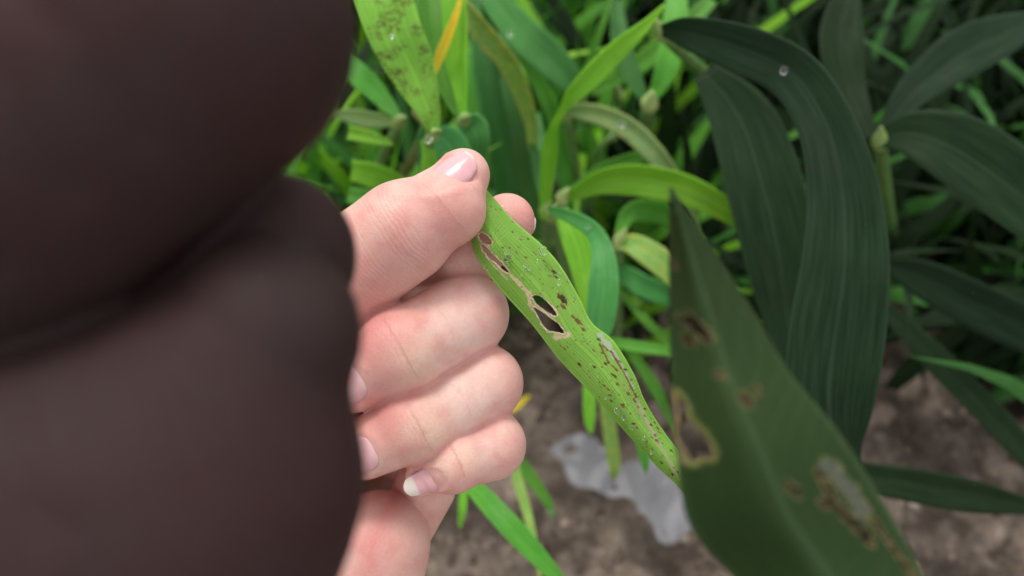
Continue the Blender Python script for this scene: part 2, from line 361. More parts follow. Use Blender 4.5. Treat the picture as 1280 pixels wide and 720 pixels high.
# -- plant 4: dark broad leaf at top
p, r = plant('cereal plant with a broad dark blue-green leaf at the top edge', 720, 250, G)
stem(p, (728, 120, .38), r, .002)
leaf(p, [(728, 122, .38, 14), (708, 96, .372, 34), (680, 68, .365, 44), (650, 40, .36, 42), (610, -10, .36, 30), (580, -60, .37, 4)], 'teal', 'broad dark blue-green leaf', fold=.2, roll=18)
leaf(p, [(712, 260, .40, 12), (706, 210, .39, 18), (697, 160, .38, 20), (680, 115, .372, 20), (660, 78, .368, 16), (640, 44, .37, 8), (632, 20, .375, 2)], 'mid', fold=.4, roll=-15)
leaf(p, [(728, 122, .385, 8), (733, 90, .38, 9), (742, 62, .376, 9), (753, 30, .372, 8), (765, -10, .37, 4)], 'mid', fold=.6)
# -- plant 5: bright twisting leaf
p, r = plant('cereal plant with a long bright green blade twisting down from the top right', 690, 380, G)
stem(p, (682, 262, .335), r, .0026, mid=(684, 320, .42))
leaf(p, [(680, 275, .335, 10), (683, 240, .327, 15), (686, 205, .318, 20), (689, 178, .31, 19), (693, 158, .303, 11), (702, 140, .298, 9), (716, 120, .292, 20), (740, 95, .287, 27), (768, 66, .283, 26), (790, 46, .28, 20), (808, 30, .28, 13), (830, 6, .28, 3)], 'bright', 'bright green blade with a twist at its middle', fold=.3, roll=-35, roll1=25, n=80)
leaf(p, [(682, 262, .34, 10), (676, 220, .35, 18), (672, 180, .36, 20), (668, 140, .37, 14)], 'dark', roll=25)
# -- plant 6: pale arched leaf right
p, r = plant('cereal plant with a pale water-marked leaf arching to the right edge', 735, 340, G)
stem(p, (706, 140, .345), r, .0018, mid=(722, 220, .40))
leaf(p, [(704, 140, .345, 8), (728, 139, .338, 20), (758, 146, .332, 25), (788, 162, .328, 27), (812, 184, .325, 26), (835, 212, .325, 22), (860, 252, .33, 14), (875, 290, .34, 2)], 'pale', 'pale green leaf with whitish water marks', fold=.3, roll=15)
stem(p, (772, 165, .39), r, .0016, mid=(742, 210, .42))
# -- plant 7: bright leaf right
p, r = plant('cereal plant with a bright green leaf pointing right beside its pale collar', 700, 400, G)
stem(p, (703, 246, .325), r, .0024, mid=(702, 300, .40), pale=True)
leaf(p, [(704, 248, .325, 8), (726, 238, .318, 18), (752, 226, .312, 30), (785, 222, .308, 38), (822, 226, .306, 40), (870, 240, .306, 36), (930, 275, .31, 22), (970, 310, .32, 3)], 'bright', 'broad bright green leaf pointing right', fold=.45, roll=20)
leaf(p, [(704, 250, .335, 8), (745, 215, .345, 14), (790, 198, .352, 16), (830, 190, .36, 10)], 'mid', roll=30)
# -- plant 8: arching teal leaf
p, r = plant('cereal plant with a blue-green leaf arching over and hanging beside the held leaf', 742, 450, G)
stem(p, (690, 268, .285), r, .002, mid=(705, 330, .38))
leaf(p, [(686, 262, .275, 8), (706, 268, .268, 15), (728, 278, .262, 19), (745, 293, .256, 22), (754, 318, .251, 29), (755, 350, .248, 37), (752, 385, .247, 38), (748, 415, .248, 30), (741, 445, .25, 3)], 'teal', 'arching blue-green leaf with a light edge', fold=.18, roll=22, roll1=-14, n=70)
leaf(p, [(700, 264, .288, 20), (716, 295, .285, 32), (727, 330, .283, 32), (733, 365, .282, 24), (735, 410, .283, 4)], 'bright', 'soft green leaf behind the arching one', roll=-12, fold=.3)
# -- plant 9: right edge leaves
p, r = plant('cereal plant with a yellow-edged leaf and long thin blades at the right', 770, 470, G)
stem(p, (774, 300, .335), r, .0024, mid=(772, 370, .40), pale=True)
leaf(p, [(772, 302, .335, 14), (792, 306, .33, 26), (818, 322, .327, 33), (850, 346, .326, 33), (890, 384, .33, 22), (915, 420, .34, 3)], 'yellowing', 'green leaf with yellow edges', roll=-12)
leaf(p, [(768, 330, .36, 10), (790, 348, .355, 26), (815, 362, .352, 28), (850, 372, .352, 24), (900, 390, .36, 4)], 'teal', roll=15)
leaf(p, [(768, 352, .37, 5), (790, 380, .36, 10), (815, 408, .355, 11), (850, 440, .355, 9), (880, 470, .36, 2)], 'mid', roll=10)
leaf(p, [(742, 424, .335, 5), (772, 429, .325, 12), (800, 434, .32, 14), (840, 440, .32, 12), (880, 450, .33, 3)], 'mid', roll=-15)
leaf(p, [(770, 300, .345, 8), (785, 268, .35, 22), (808, 262, .353, 28), (840, 272, .356, 24), (880, 300, .365, 4)], 'mid', roll=25)
# -- plant 10: upper right corner
p, r = plant('cereal plant with dark crossing blades in the upper right of the clump', 800, 200, G)
stem(p, (812, 128, .36), r, .0036, mid=(806, 170, .42), pale=True)
leaf(p, [(808, 128, .37, 10), (790, 96, .372, 22), (775, 50, .375, 24), (770, 0, .38, 14)], 'dark', roll=20)
leaf(p, [(740, 118, .40, 6), (775, 98, .392, 18), (812, 72, .385, 26), (850, 40, .38, 26), (890, 0, .38, 16)], 'mid', roll=-22)
leaf(p, [(812, 128, .365, 10), (830, 96, .36, 26), (842, 50, .36, 32), (846, 0, .365, 26), (850, -60, .38, 4)], 'mid', roll=-10)
stem(p, (776, 118, .40), r, .0018, pale=True)
# -- plant 11: left edge
p, r = plant('cereal plant with small blades peeping in at the left above the thumb', 450, 300, G)
stem(p, (500, 150, .31), r, .0022, mid=(470, 220, .38))
leaf(p, [(436, 166, .30, 18), (460, 171, .298, 16), (478, 176, .297, 11), (492, 181, .296, 2)], 'bright', 'small light green leaf tip pointing right', fold=.3)
leaf(p, [(500, 150, .31, 6), (486, 134, .315, 18), (466, 112, .318, 26), (440, 88, .32, 28), (400, 50, .33, 4)], 'mid', roll=20)
leaf(p, [(500, 152, .312, 6), (478, 150, .32, 16), (450, 146, .325, 20), (410, 140, .33, 6)], 'pale', roll=-30)
leaf(p, [(440, 212, .33, 26), (470, 219, .33, 30), (498, 232, .335, 26), (520, 255, .34, 8)], 'bright', roll=25)
leaf(p, [(436, 244, .34, 20), (462, 250, .34, 22), (490, 262, .345, 10)], 'mid')
stem(p, (520, 140, .30), r, .0022, mid=(521, 190, .32), mat=simple('stem_browned', (.12, .12, .04), .5), collar=False)
# -- low plants over the mud
p, r = plant('young cereal plant under the held leaf with drooping narrow tips over the puddle', 775, 440, G)
stem(p, (752, 440, .34), r, .0016)
leaf(p, [(744, 410, .34, 10), (740, 450, .335, 15), (737, 490, .335, 16), (737, 525, .338, 13), (739, 542, .34, 3)], 'bright', fold=.35)
leaf(p, [(750, 440, .37, 12), (757, 490, .37, 17), (763, 540, .372, 17), (768, 580, .378, 15), (767, 600, .385, 4)], 'yellowing', 'drooping narrow leaf with a yellow edge', fold=.35, roll=10)
leaf(p, [(775, 450, .36, 8), (790, 500, .36, 16), (801, 545, .362, 16), (806, 575, .366, 12), (808, 592, .37, 2)], 'mid', roll=-15)
leaf(p, [(780, 430, .38, 8), (800, 455, .37, 12), (822, 490, .365, 14), (845, 540, .37, 3)], 'mid', roll=25)
p, r = plant('young cereal plant below the little finger with wet leaves at the bottom edge', 640, 560, G)
stem(p, (600, 585, .33), r, .0014, collar=False)
leaf(p, [(575, 590, .30, 12), (598, 616, .288, 22), (625, 645, .28, 27), (652, 674, .276, 27), (690, 715, .275, 18), (720, 745, .28, 3)], 'mid', 'dark wet leaf covered in fine drops', fold=.3, roll=-12)
leaf(p, [(640, 560, .36, 8), (646, 595, .352, 12), (656, 630, .345, 12), (665, 665, .34, 9), (672, 700, .34, 6), (676, 730, .34, 2)], 'yellowing', 'narrow blade turning yellow', fold=.5)
leaf(p, [(640, 560, .37, 8), (656, 585, .365, 15), (672, 608, .362, 14), (686, 630, .362, 11), (692, 648, .364, 3)], 'mid', 'short blade with a drop at its tip', roll=15)
leaf(p, [(580, 605, .33, 8), (578, 635, .33, 10), (575, 660, .335, 3)], 'bright')
leaf(p, [(622, 520, .42, 6), (645, 508, .42, 9), (662, 494, .425, 3)], 'yellow', 'small yellow leaf tip')
# -- right-hand plants, dimming put into their greens
G2 = 'deep green cereal plants at the right'
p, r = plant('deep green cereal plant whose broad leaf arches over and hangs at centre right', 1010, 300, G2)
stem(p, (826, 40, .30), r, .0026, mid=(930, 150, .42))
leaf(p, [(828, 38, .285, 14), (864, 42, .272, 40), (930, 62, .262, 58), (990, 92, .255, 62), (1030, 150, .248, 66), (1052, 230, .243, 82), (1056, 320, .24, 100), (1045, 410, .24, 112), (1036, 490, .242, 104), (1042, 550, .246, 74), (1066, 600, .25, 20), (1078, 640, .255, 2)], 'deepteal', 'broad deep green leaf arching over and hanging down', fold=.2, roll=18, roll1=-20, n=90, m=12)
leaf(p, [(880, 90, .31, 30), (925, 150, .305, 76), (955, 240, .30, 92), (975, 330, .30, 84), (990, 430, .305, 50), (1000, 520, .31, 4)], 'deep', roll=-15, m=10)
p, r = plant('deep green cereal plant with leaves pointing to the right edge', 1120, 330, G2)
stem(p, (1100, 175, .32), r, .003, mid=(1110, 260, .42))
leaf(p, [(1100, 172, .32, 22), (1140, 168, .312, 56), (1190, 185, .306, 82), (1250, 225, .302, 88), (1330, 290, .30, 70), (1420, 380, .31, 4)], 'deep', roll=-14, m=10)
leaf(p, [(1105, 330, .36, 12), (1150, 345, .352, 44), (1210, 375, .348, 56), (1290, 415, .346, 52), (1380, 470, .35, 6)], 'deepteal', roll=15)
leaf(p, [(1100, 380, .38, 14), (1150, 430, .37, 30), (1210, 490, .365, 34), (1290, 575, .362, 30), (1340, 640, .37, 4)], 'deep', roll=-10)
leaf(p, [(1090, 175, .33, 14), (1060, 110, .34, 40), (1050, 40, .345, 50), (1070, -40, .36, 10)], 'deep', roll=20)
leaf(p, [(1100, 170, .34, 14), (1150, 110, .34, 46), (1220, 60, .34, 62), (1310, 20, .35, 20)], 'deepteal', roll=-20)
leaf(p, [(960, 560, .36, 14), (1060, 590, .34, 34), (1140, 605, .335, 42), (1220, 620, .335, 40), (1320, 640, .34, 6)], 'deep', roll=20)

# ---------------------------------------------------------------- lesioned blades cut with real holes
def cut_leaf(name, left, right, holes, dep, mat, paint_fn, step=1.6, bend=None):
    """blade between two photo-traced edges; holes are polygons; dep(u,v) gives view depth"""
    n = 160
    Lf, Rt = spline(left, n), spline(right, n)
    outline = np.vstack([Lf, Rt[::-1]])
    pts = [tuple(q) for q in outline]; edges = [(i, (i+1) % len(pts)) for i in range(len(pts))]
    H_ = []
    for h in holes:
        hs = spline(list(h)+[h[0]], max(26, len(h)*4))[:-1]; hs = hs+(rng.random(hs.shape)-.5)*.7; H_.append(hs)
        b = len(pts); pts += [tuple(q) for q in hs]; edges += [(b+i, b+(i+1) % len(hs)) for i in range(len(hs))]
    x0, y0 = outline.min(0); x1, y1 = outline.max(0)
    GX, GY = np.meshgrid(np.arange(x0, x1, step), np.arange(y0, y1, step)); GX = GX.ravel()+rng.random(GX.size)*.3; GY = GY.ravel()
    ok = inside(GX, GY, outline) & (seg_dist(GX, GY, outline) > step*.6)
    for hs in H_: ok &= ~inside(GX, GY, hs) & (seg_dist(GX, GY, hs) > step*.6)
    pts += list(zip(GX[ok], GY[ok]))
    vo, eo, fo, *_ = delaunay_2d_cdt([Vector(q) for q in pts], edges, [], 0, 1e-4)
    V2 = np.array([tuple(v) for v in vo]); T = np.array([f for f in fo if len(f) == 3])
    C = V2[T].mean(1); keep = inside(C[:, 0], C[:, 1], outline)
    for hs in H_: keep &= ~inside(C[:, 0], C[:, 1], hs)
    T = T[keep]; used = np.unique(T); mp = -np.ones(len(V2), int); mp[used] = np.arange(len(used)); V2 = V2[used]; T = mp[T]
    # u across, v along
    mid = (Lf+Rt)/2; al = np.r_[0, np.cumsum(np.linalg.norm(np.diff(mid, axis=0), axis=1))]
    dmat = ((V2[:, None]-mid[None])**2).sum(-1)
    ax_ = (Rt-Lf); ax_ = ax_/np.linalg.norm(ax_, axis=1)[:, None]
    # section whose chord passes nearest to the vertex
    rel = V2[:, None]-Lf[None]; perp = np.abs(rel[..., 0]*ax_[None, :, 1]-rel[..., 1]*ax_[None, :, 0])+dmat**.5*.02
    j = perp.argmin(1); wj = np.linalg.norm(Rt-Lf, axis=1)[j]
    u = np.clip(((V2-Lf[j])*ax_[j]).sum(1)/np.maximum(wj, 1), 0, 1); v = j/(n-1)
    d = dep(u, v)
    W = np.array([P(x, y, dd) for (x, y), dd in zip(V2, d)])
    fac, colr = paint_fn(V2[:, 0], V2[:, 1], H_)
    s = .00017*100
    me = mesh(name, W, T, np.c_[u, al[j]*s], attrs={'paint': colr, 'paint_fac': fac})
    return me
def painter(streaks, rims, spots, rimc=(.70, .56, .42)):
    def f(x, y, Hs):
        fac = np.zeros_like(x); col = np.tile([.40, .30, .15], (len(x), 1))
        nz = fbm(x*.22, y*.22, 3, 5)-.42; nf = fbm(x*.7, y*.7, 2, 8)-.4
        def put(f2, c):
            nonlocal fac, col
            m_ = f2 > 1e-3; tot = 1-(1-fac)*(1-f2); wgt = np.where(tot > 0, f2/np.maximum(tot, 1e-6), 0)[:, None]
            col = np.where(m_[:, None], col*(1-wgt)+np.array(c)*wgt, col); fac = tot
        for (poly, wd, c) in streaks:
            dd = seg_dist(x, y, poly, False)+nz*wd*1.6+nf*1.2
            put(np.clip((wd-dd)/(wd*.35+.4), 0, 1), c)
        for hs in Hs:
            dd = seg_dist(x, y, hs)+nz*5
            put(.55*np.clip((rims*2.2-dd)/rims, 0, 1), (.24, .30, .07)); put(np.clip((rims-dd)/.8, 0, 1), rimc); put(np.clip((rims*.16-dd)/.4, 0, .6), (.22, .11, .05))
        for (sx_, sy_, sr, c) in spots:
            dx, dy = x-sx_, y-sy_; a_ = .75; r_ = np.hypot((dx*a_+dy*.66)*.6, (-dx*.66+dy*a_)*1.25)
            put(np.clip((sr-r_-nf*sr*1.8)/(.4*sr), 0, .92), c)
        return fac, col
    return f
DB, BR, TN, GW = (.055, .020, .008), (.14, .065, .02), (.62, .49, .31), (.36, .42, .30)
left = [(593, 262), (590, 282), (590, 302), (599, 326), (625, 361), (665, 405), (700, 450), (740, 492), (780, 537), (822, 583), (850, 610), (890, 664), (930, 725), (960, 790)]
right = [(600, 236), (608, 238), (640, 274), (680, 309), (702, 335), (724, 373), (740, 404), (767, 427), (792, 468), (805, 500), (824, 532), (855, 574), (900, 635), (1000, 780)]
hole_a = [(598, 293), (602, 291), (609, 295), (615, 303), (612, 306), (606, 304), (601, 300)]
hole_b = [(602, 307), (607, 308), (614, 316), (622, 324), (632, 335), (637, 341), (630, 338), (620, 329), (609, 320)]
hole_c = [(665, 371), (672, 369), (682, 376), (691, 385), (696, 395), (688, 392), (679, 386), (671, 380)]
hole_d = [(667, 384), (677, 389), (688, 398), (698, 405), (705, 416), (696, 415), (684, 412), (675, 400)]
spots = [(640, 290, 1.6, DB), (651, 300, 1.3, BR), (657, 322, 1.6, BR), (646, 316, 1.3, BR), (666, 315, 1.2, BR), (692, 340, 2.6, DB), (694, 346, 2.2, DB), (688, 345, 1.4, BR),
         (702, 372, 5, DB), (706, 378, 3.5, DB), (704, 384, 3.5, BR), (698, 368, 2, BR), (722, 402, 4, BR), (716, 396, 2.5, BR), (735, 391, 2.2, BR), (729, 412, 3, BR), (640, 278, 1.3, BR),
         (757, 455, 2.2, DB), (768, 470, 3, DB), (772, 480, 2.0, BR), (748, 425, 2.2, DB), (764, 440, 2, BR), (742, 438, 1.6, BR), (785, 492, 2.2, BR), (792, 500, 2, BR), (775, 452, 1.6, BR)]
for _ in range(150):
    t = random.random()**.75; a_, b_ = spline(left, 100)[int(t*88)], spline(right, 100)[int(t*88)]; q = random.uniform(.2, .95); s_ = a_*(1-q)+b_*q
    spots.append((s_[0], s_[1], random.uniform(.6, 1.5) if t < .35 else random.uniform(.8, 2.2), random.choice([DB, BR, BR])))
streaks = [([(597, 292), (603, 306), (609, 314)], 2.6, TN), ([(634, 338), (645, 350), (655, 360), (665, 371)], 3.3, TN), ([(604, 302), (612, 310)], 2.0, TN), ([(668, 382), (680, 388), (690, 396), (706, 416)], 2.0, (.62, .52, .38)), ([(695, 420), (711, 418)], 4.5, TN), ([(660, 366), (662, 378), (668, 388)], 3.2, TN), ([(612, 326), (636, 350)], 1.4, TN),
           ([(750, 420), (762, 434), (768, 446)], 4.2, GW), ([(749, 430), (760, 452), (772, 464)], 1.6, BR), ([(764, 440), (784, 474), (796, 500)], 1.8, BR), ([(770, 444), (792, 486)], 1.4, GW), ([(775, 470), (800, 520), (822, 556)], 1.3, (.28, .30, .12)), ([(795, 500), (815, 540), (850, 600)], 2.6, (.33, .36, .18)), ([(628, 345), (640, 360)], 1.0, (.3, .34, .12))]
def dep_held(u, v):
    # camber across the blade, gentle bow along it, first few millimetres slid between thumb and index
    return .1655 + .0012*np.sin(v*3.1) + (u-.5)**2*.010 - .003*v + .0012*np.sin(v*21+u*3)*v + np.where(v < .10, (.10-v)*.02, 0)
held = cut_leaf('held_leaf', left, right, [hole_a, hole_b, hole_c, hole_d], dep_held, LM['held'], painter(streaks, 2.1, spots), step=1.2)
held_o = link('held_leaf', held, LM['held']); solid(held_o, .0003)
tag(held_o, 'bright green diseased leaf pinched by the hand, torn by tan-rimmed holes and brown spots', 'leaf')
# added torn spotted blade at the right, dimming put into its colours
l2 = [(800, 190), (806, 300), (806, 420), (812, 520), (826, 600), (868, 665), (925, 730), (985, 800)]
r2 = [(806, 186), (850, 270), (900, 335), (950, 405), (978, 460), (1050, 545), (1110, 640), (1165, 740), (1200, 800)]
l2 = [(838, 238), (838, 300), (838, 400), (841, 500), (850, 600), (868, 665), (925, 730), (985, 800)]; r2 = [(838, 234), (862, 272), (905, 335), (950, 405), (985, 465), (1050, 545), (1110, 640), (1165, 740), (1200, 800)]
h2 = [(846, 492), (856, 505), (862, 524), (876, 540), (888, 556), (892, 570), (876, 571), (866, 577), (856, 560), (848, 545), (850, 520)]
sp2 = [(868, 405, 12, DB), (880, 418, 8, DB), (862, 425, 7, BR), (930, 500, 8, BR), (944, 488, 5, BR), (900, 470, 5, BR), (842, 330, 5, BR), (990, 610, 9, DB), (1030, 630, 7, BR), (1080, 670, 9, DB), (1060, 650, 7, DB)]
st2 = [([(876, 560), (860, 575), (838, 574)], 7, TN), ([(876, 558), (850, 520), (835, 500)], 5, TN), ([(1030, 580), (1062, 612), (1076, 640)], 11, GW), ([(1020, 590), (1050, 640), (1090, 680)], 5, BR), ([(1090, 650), (1140, 720)], 4, BR)]
dim = lambda c: tuple(v*.2 for v in c)  # spot and streak colours dimmed along with the blade
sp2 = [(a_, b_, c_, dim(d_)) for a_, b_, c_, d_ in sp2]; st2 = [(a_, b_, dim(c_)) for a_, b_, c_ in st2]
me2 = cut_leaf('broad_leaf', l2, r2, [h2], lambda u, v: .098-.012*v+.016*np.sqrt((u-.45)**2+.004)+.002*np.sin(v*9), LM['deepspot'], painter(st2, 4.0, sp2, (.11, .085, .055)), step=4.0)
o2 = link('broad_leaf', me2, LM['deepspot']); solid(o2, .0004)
tag(o2, 'large deep green leaf with brown spots and a torn patch at the right', 'leaf')

# ---------------------------------------------------------------- dense foliage: uncountable blades behind everything
def rand_blade(root, L_, wd, az, lean, droop, n=9):
    dirh = np.array([math.cos(az), math.sin(az), 0]); c = [root]; ang = lean
    for i in range(n-1):
        ang = lean+droop*(i/(n-1))**1.6
        c.append(c[-1]+(dirh*math.sin(ang)+np.array([0, 0, math.cos(ang)]))*L_/(n-1))
    c = np.array(c); S = np.array([-math.sin(az+random.uniform(-.5, .5)), math.cos(az), 0]); t = np.linspace(0, 1, n)
    ww = wd*np.clip(np.minimum(.35+t*2.2, (1-t)*2.6), .02, 1)*.5
    tw = random.uniform(-.6, .6); Nn = np.cross(S, np.gradient(c, axis=0)); Nn /= np.linalg.norm(Nn, axis=1)[:, None]
    V = np.stack([c-S*ww[:, None]+Nn*(ww*.35)[:, None], c, c+S*ww[:, None]+Nn*(ww*(.35+tw))[:, None]], 1)
    i = np.arange(n*3).reshape(n, 3); F = np.stack([i[:-1, :-1], i[:-1, 1:], i[1:, 1:], i[1:, :-1]], -1).reshape(-1, 4)
    UV = np.stack(np.broadcast_arrays(np.array([0, .5, 1.])[None, :], (t*L_*100)[:, None]), -1)
    return V.reshape(-1, 3), F, UV.reshape(-1, 2)
batches = {'dark': [], 'mid': [], 'deep': [], 'bright': []}
def okblade(V, right):
    rel = V-CAM; d = rel@FWD; x = 640+(rel@RT)/d*FPX; y = 360-(rel@UP)/d*FPX
    if (d < .30).any() or V[:, 2].max() > .27: return False
    bx = inside(x, y, [(560, 415), (700, 425), (760, 470), (822, 500), (1000, 520), (1300, 540), (1300, 760), (300, 760), (300, 600)])
    return not bx.any()
cnt = 0; tries = 0
while cnt < 4800 and tries < 24000:
    tries += 1
    x = random.uniform(-.75, .95); y = random.uniform(.18, 1.0)
    base = np.array([x, y, .0]); rel = base-CAM; d = rel@FWD; px = 640+(rel@RT)/d*FPX
    V, F, UV = rand_blade(base, random.uniform(.10, .30), random.uniform(.008, .015), random.uniform(0, 6.28), random.uniform(.05, .5), random.uniform(.2, 1.7))
    if not okblade(V, px > 850): continue
    key = random.choice(['deep']*6+['dark']) if px > 860 else random.choice(['dark', 'dark', 'mid', 'mid', 'deep', 'bright', 'bright'] if px < 790 else ['deep'])  # right-hand blades take the greens with dimming built in
    batches[key].append((V, F, UV)); cnt += 1
Vs, Fs, Us, Ms, off = [], [], [], [], 0
keys = list(batches)
for mi, kk in enumerate(keys):
    for V, F, UV in batches[kk]:
        Vs.append(V); Fs.append(F+off); Us.append(UV); Ms += [mi]*len(F); off += len(V)
me = mesh('background_foliage', np.vstack(Vs), np.vstack(Fs), np.vstack(Us))
fo_ = link('background_foliage', me, None)
for kk in keys: me.materials.append(LM[kk])
me.polygons.foreach_set('material_index', Ms)
tag(fo_, 'mass of dark green cereal blades filling the field behind the hand', 'foliage', kind='stuff')

# ---------------------------------------------------------------- the hand: one continuous surface from a distance field
S_ = .00017; D_ = .17
def hw(Q):
    """hand space (px, py, z toward the viewer, all in units of .17 mm) to world; affine"""
    Q = np.asarray(Q, float)
    return CAM + RT*((Q[..., 0:1]-640)*S_) + UP*((360-Q[..., 1:2])*S_) + FWD*(D_-Q[..., 2:3]*S_)
def hp(x, y, z):
    """joint that is seen at pixel x,y when it lies z in front of the hand plane"""
    k_ = 1-z/1000.0; return np.array([640+(x-640)*k_, 360+(y-360)*k_, z])
def smin(a, b, k_): h = np.clip(.5+.5*(b-a)/k_, 0, 1); return b*(1-h)+a*h-k_*h*(1-h)
def cone(Q, a, b, ra, rb):
    ab = b-a; t = np.clip(((Q-a)@ab)/(ab@ab), 0, 1)
    return np.sqrt((((Q-a)-t[..., None]*ab)**2).sum(-1))-(ra+(rb-ra)*t)
J = dict(
    t=[(330, 520, -60, 95), (392, 372, -14, 69), (506, 288, 14, 62), (548, 256, 20, 41), (579, 219, 12, 33)],
    i=[(440, 380, -250, 60), (520, 352, -150, 48), (578, 328, -66, 41), (634, 276, -46, 36)],
    m=[(460, 440, -260, 62), (584, 393, -42, 54), (500, 438, 10, 54), (442, 474, 2, 42)],
    r=[(460, 510, -260, 58), (606, 479, -48, 50), (522, 528, 0, 49), (458, 560, -10, 39)],
    p=[(470, 580, -240, 52), (613, 556, -44, 46), (566, 577, -6, 38), (530, 596, -8, 24)])
J = {k_: [(hp(*q[:3]), q[3]) for q in v] for k_, v in J.items()}
pad = hp(562, 262, 24)
rear = [((460, 440, -260), (250, 600, -190), 62, 85), ((440, 390, -250), (250, 560, -180), 60, 85), ((460, 510, -260), (250, 620, -190), 58, 85), ((470, 580, -240), (260, 660, -180), 54, 80),
        ((476, 680, -74), (300, 740, -90), 60, 90), ((476, 672, -74), (462, 770, -90), 60, 70), ((440, 402, -120), (536, 362, -125), 60, 46),
        ((420, 520, -140), (330, 580, -120), 95, 100), ((330, 520, -60), (200, 640, -110), 95, 110), ((200, 640, -110), (20, 720, -60), 120, 130)]
rear = [(hp(*a), hp(*b), ra, rb) for a, b, ra, rb in rear]
def ptseg(Q, pts, wd):
    d = np.full(Q.shape[:-1], 1e9)
    for a, b in zip(pts[:-1], pts[1:]): d = np.minimum(d, cone(Q, np.array(a, float), np.array(b, float), 0, 0))
    return np.exp(-(d/wd)**2)
NAILS = {  # finger: centre seen at pixel + z hint, long axis (px), outward normal, half length, half width (angle), free edge length
    't': dict(c=hp(570, 235, 18), u=(46, -42, -8), n=(-.40, -.36, .84), L=37, W=29, free=.06, r=34),
    'p': dict(c=hp(534, 594, -7), u=(-46, 20, 0), n=(.0, .12, 1), L=29, W=17, free=.30, r=27),
    'r': dict(c=hp(452, 563, -10), u=(-64, 32, -8), n=(-.05, .08, 1), L=33, W=25, free=.1, r=39),
    'm': dict(c=hp(438, 476, 2), u=(-62, 38, -10), n=(-.05, .12, 1), L=33, W=26, free=.1, r=42),
    'i': dict(c=hp(626, 283, -49), u=(54, -50, 16), n=(.62, .36, -.72), L=38, W=27, free=.12, r=37)}
for v in NAILS.values():
    u_ = np.array(v['u'], float); u_ /= np.linalg.norm(u_); n_v = np.array(v['n'], float); n_v -= u_*(n_v@u_); n_v /= np.linalg.norm(n_v)
    v['u'], v['n'], v['v'] = u_, n_v, np.cross(u_, n_v)
def nail_s(v, Q):
    rel = Q-v['c']; return rel@v['u'], rel@v['v'], rel@v['n']
def finger_fields(Q):
    out = {}
    t = J['t']; f = cone(Q, t[1][0], t[2][0], t[1][1], t[2][1])
    f = smin(f, cone(Q, t[0][0], t[1][0], t[0][1], t[1][1]), 25)
    f = smin(f, smin(cone(Q, t[2][0], t[3][0], t[2][1]-6, t[3][1]), cone(Q, t[3][0], t[4][0], t[3][1]-3, t[4][1]), 10), 16)
    f = smin(f, np.sqrt(((Q-pad)**2).sum(-1))-45, 16); out['t'] = f
    for k_ in 'imrp':
        a = J[k_]; f = smin(cone(Q, a[1][0], a[2][0], a[1][1], a[2][1]*.97), cone(Q, a[2][0], a[3][0], a[2][1]*.97, a[3][1]), 9)
        f = smin(f, np.sqrt(((Q-a[2][0]-np.array([0, 0, 3.]))**2).sum(-1))-a[2][1]*.985, 8)
        if k_ == 'i': f = smin(f, cone(Q, a[0][0], a[1][0], a[0][1], a[1][1]), 14)
        out[k_] = f
    return out
def field(Q):
    ff = finger_fields(Q)
    R = None
    for a, b, ra, rb in rear:
        c_ = cone(Q, a, b, ra, rb); R = c_ if R is None else smin(R, c_, 26)
    for k_ in 'mrp':
        a = J[k_]; R = smin(R, cone(Q, a[0][0], a[1][0], a[0][1], a[1][1]*.97), 14)
    F = smin(R, cone(Q, hp(531, 610, -112), hp(505, 664, -150), 43, 40), 4)
    F = smin(F, ff['i'], 5)
    for k_ in 'mrpt': F = smin(F, ff[k_], 5.5 if k_ != 't' else 7)
    # nail beds: sink the skin under each plate and raise a fold round it
    for k_, v in NAILS.items():
        s, w_, h_ = nail_s(v, Q); rr = np.sqrt((s/v['L'])**2*.9+(w_/v['W'])**2); inr = np.clip(1.02-((np.abs(s)/v['L'])**3+(np.abs(w_)/v['W'])**3), 0, 1)
        msk = (h_ > 0)*np.exp(-np.clip(h_-v['r']*1.4, 0, None)/10)
        F = F + msk*(2.2*np.clip((inr-.08)*2.2, 0, 1)) - msk*(s < v['L']*.6)*1.0*np.exp(-((rr-1.2)/.14)**2)
    return F
def creases(Q):
    """shallow wrinkle lines, in front-facing space"""
    g = 0
    for pts, wd, am in [([(522, 345, 60), (512, 318, 78), (500, 290, 80)], 3.0, 1.0),
                        ([(519, 430, 62), (525, 447, 66), (526, 462, 55)], 2.6, 1.3), ([(508, 418, 58), (513, 434, 66), (514, 452, 60)], 2.4, 1.0), ([(497, 428, 60), (500, 446, 66)], 2.6, .7), ([(531, 440, 60), (535, 456, 60)], 2.0, .7),
                        ([(536, 520, 42), (541, 532, 50), (541, 543, 46)], 2.4, 1.1), ([(526, 514, 45), (530, 530, 50), (531, 546, 46)], 2.3, .9), ([(517, 524, 45), (520, 540, 48)], 2.2, .6), ([(574, 570, 28), (578, 582, 32), (577, 592, 26)], 2.2, .8), ([(566, 566, 28), (569, 580, 32)], 2.0, .5),
                        ([(505, 600, -10), (532, 630, -25), (540, 660, -30)], 5, 2.2), ([(470, 620, -8), (510, 645, -15)], 2.5, 1.2), ([(455, 640, -5), (520, 668, -20)], 2.2, 1.0)]:
        g = g + am*.62*ptseg(Q, [hp(*q) for q in pts], wd*2.2)*(.45+1.1*fbm(Q[..., 0]*.16, Q[..., 1]*.16, 2, 6))
    return g
